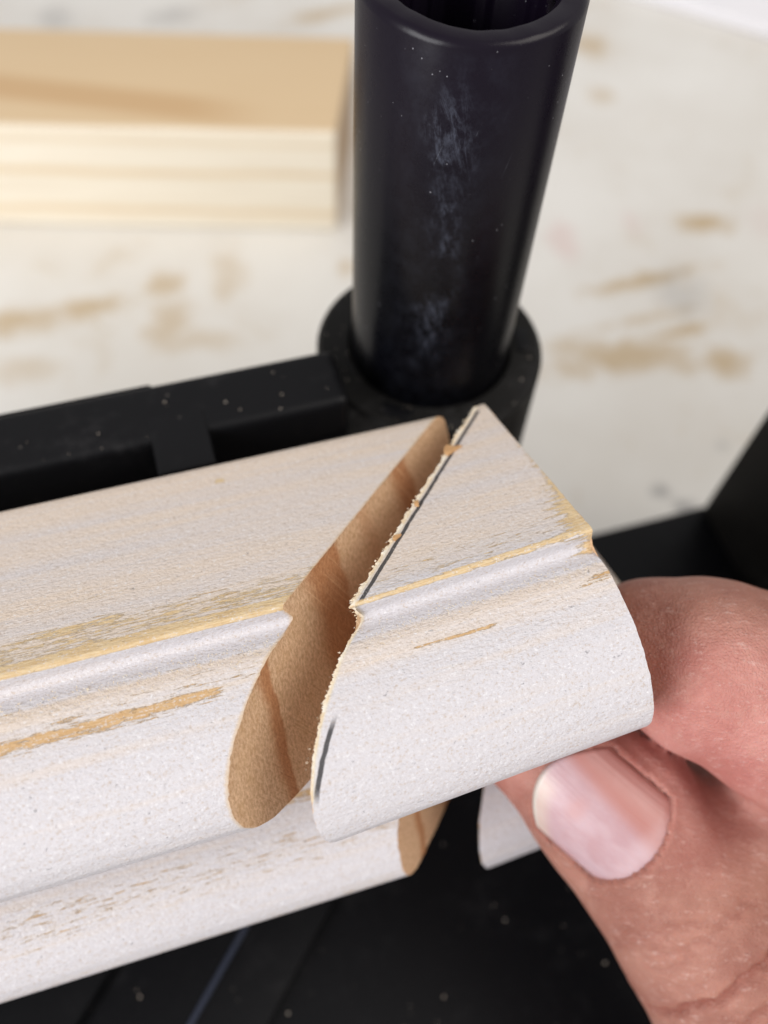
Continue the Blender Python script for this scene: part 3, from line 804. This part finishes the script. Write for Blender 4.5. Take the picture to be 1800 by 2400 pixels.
# nail plate
nu, nv = 40, 33
vs, fs = [], []
for i in range(nv):
    vv = (i/(nv-1)*2 - 1)
    a = abs(vv)
    st = NL0 + 2.6*a**2.4 - 0.5; en = NL1 - 4.9*a**2.0
    for j in range(nu):
        uu = st + (en - st)*j/(nu-1)
        hh = float(plate_h(np.array(uu), np.array(vv*NW))) - 0.12 - 0.25*a**6 - 0.25*max(0.0, 1 - j/3)
        if j == nu-1: hh -= 0.22
        vs.append((uu*MM, vv*NW*MM, hh*MM))
for i in range(nv-1):
    for j in range(nu-1): fs.append((i*nu+j, i*nu+j+1, (i+1)*nu+j+1, (i+1)*nu+j))
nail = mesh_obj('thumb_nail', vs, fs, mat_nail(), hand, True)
Mn = Matrix.Identity(4)
for r_ in range(3): Mn[r_][0], Mn[r_][1], Mn[r_][2], Mn[r_][3] = tN[r_], bB[r_], dN[r_], NC[r_]*MM + (HC if r_ == 2 else 0)
sm = nail.modifiers.new('thick', 'SOLIDIFY'); sm.thickness = 0.00045; sm.offset = -1
nail.matrix_basis = Matrix.Translation(-hand.location) @ Mn
bmn = bmesh.new(); bmn.from_mesh(nail.data)
bmesh.ops.recalc_face_normals(bmn, faces=bmn.faces)
if sum(f.normal.z for f in bmn.faces) < 0: bmesh.ops.reverse_faces(bmn, faces=bmn.faces)
bmn.to_mesh(nail.data); bmn.free()

# ------------------------------------------------------------------ sawdust specks on the black plastic
rg = random.Random(9)
vs, fs = [], []
def speck(p, r):
    b = len(vs); pts = []
    for k in range(6):
        d = Vector((rg.gauss(0, 1), rg.gauss(0, 1), abs(rg.gauss(0, .5)))).normalized()*r*rg.uniform(.6, 1.3)
        pts.append(d)
    c, s = math.cos(R(20)), math.sin(R(20))
    for d in pts: vs.append(((p[0]*c - p[1]*s + d.x)*MM, (p[0]*s + p[1]*c + d.y)*MM, (p[2] + d.z)*MM))
    for f in ((0,1,2),(0,2,3),(0,3,4),(1,2,5),(2,3,5),(3,4,5),(0,1,4),(1,4,5)): fs.append(tuple(b+i for i in f))
for g_, h_ in ((-4.5, 88.3), (4.4, 86.0), (6.2, 84.0), (13.0, 85.2), (12.6, 89.8), (-14.8, 85.0), (-1.6, 78.6), (12.2, 82.6), (-25, 86)): speck((g_, h_, zf), rg.uniform(.16, .28))
for _ in range(14): speck((rg.uniform(-60, 22), rg.uniform(82, 89), zf), rg.uniform(.05, .12))
for _ in range(26): speck((rg.uniform(-40, 70), rg.uniform(-20, 34), zb), rg.uniform(.10, .35))
for _ in range(30):
    a = rg.uniform(0, 6.28); r = rg.uniform(14.5, 18.5); speck((px + r*math.cos(a), py + r*math.sin(a), zs), rg.uniform(.06, .2))
dust = mesh_obj('sawdust', vs, fs, mat_dust())
tag(dust, 'pale sawdust specks scattered over the black plastic', 'sawdust', kind='stuff')
bpy.context.view_layer.update()
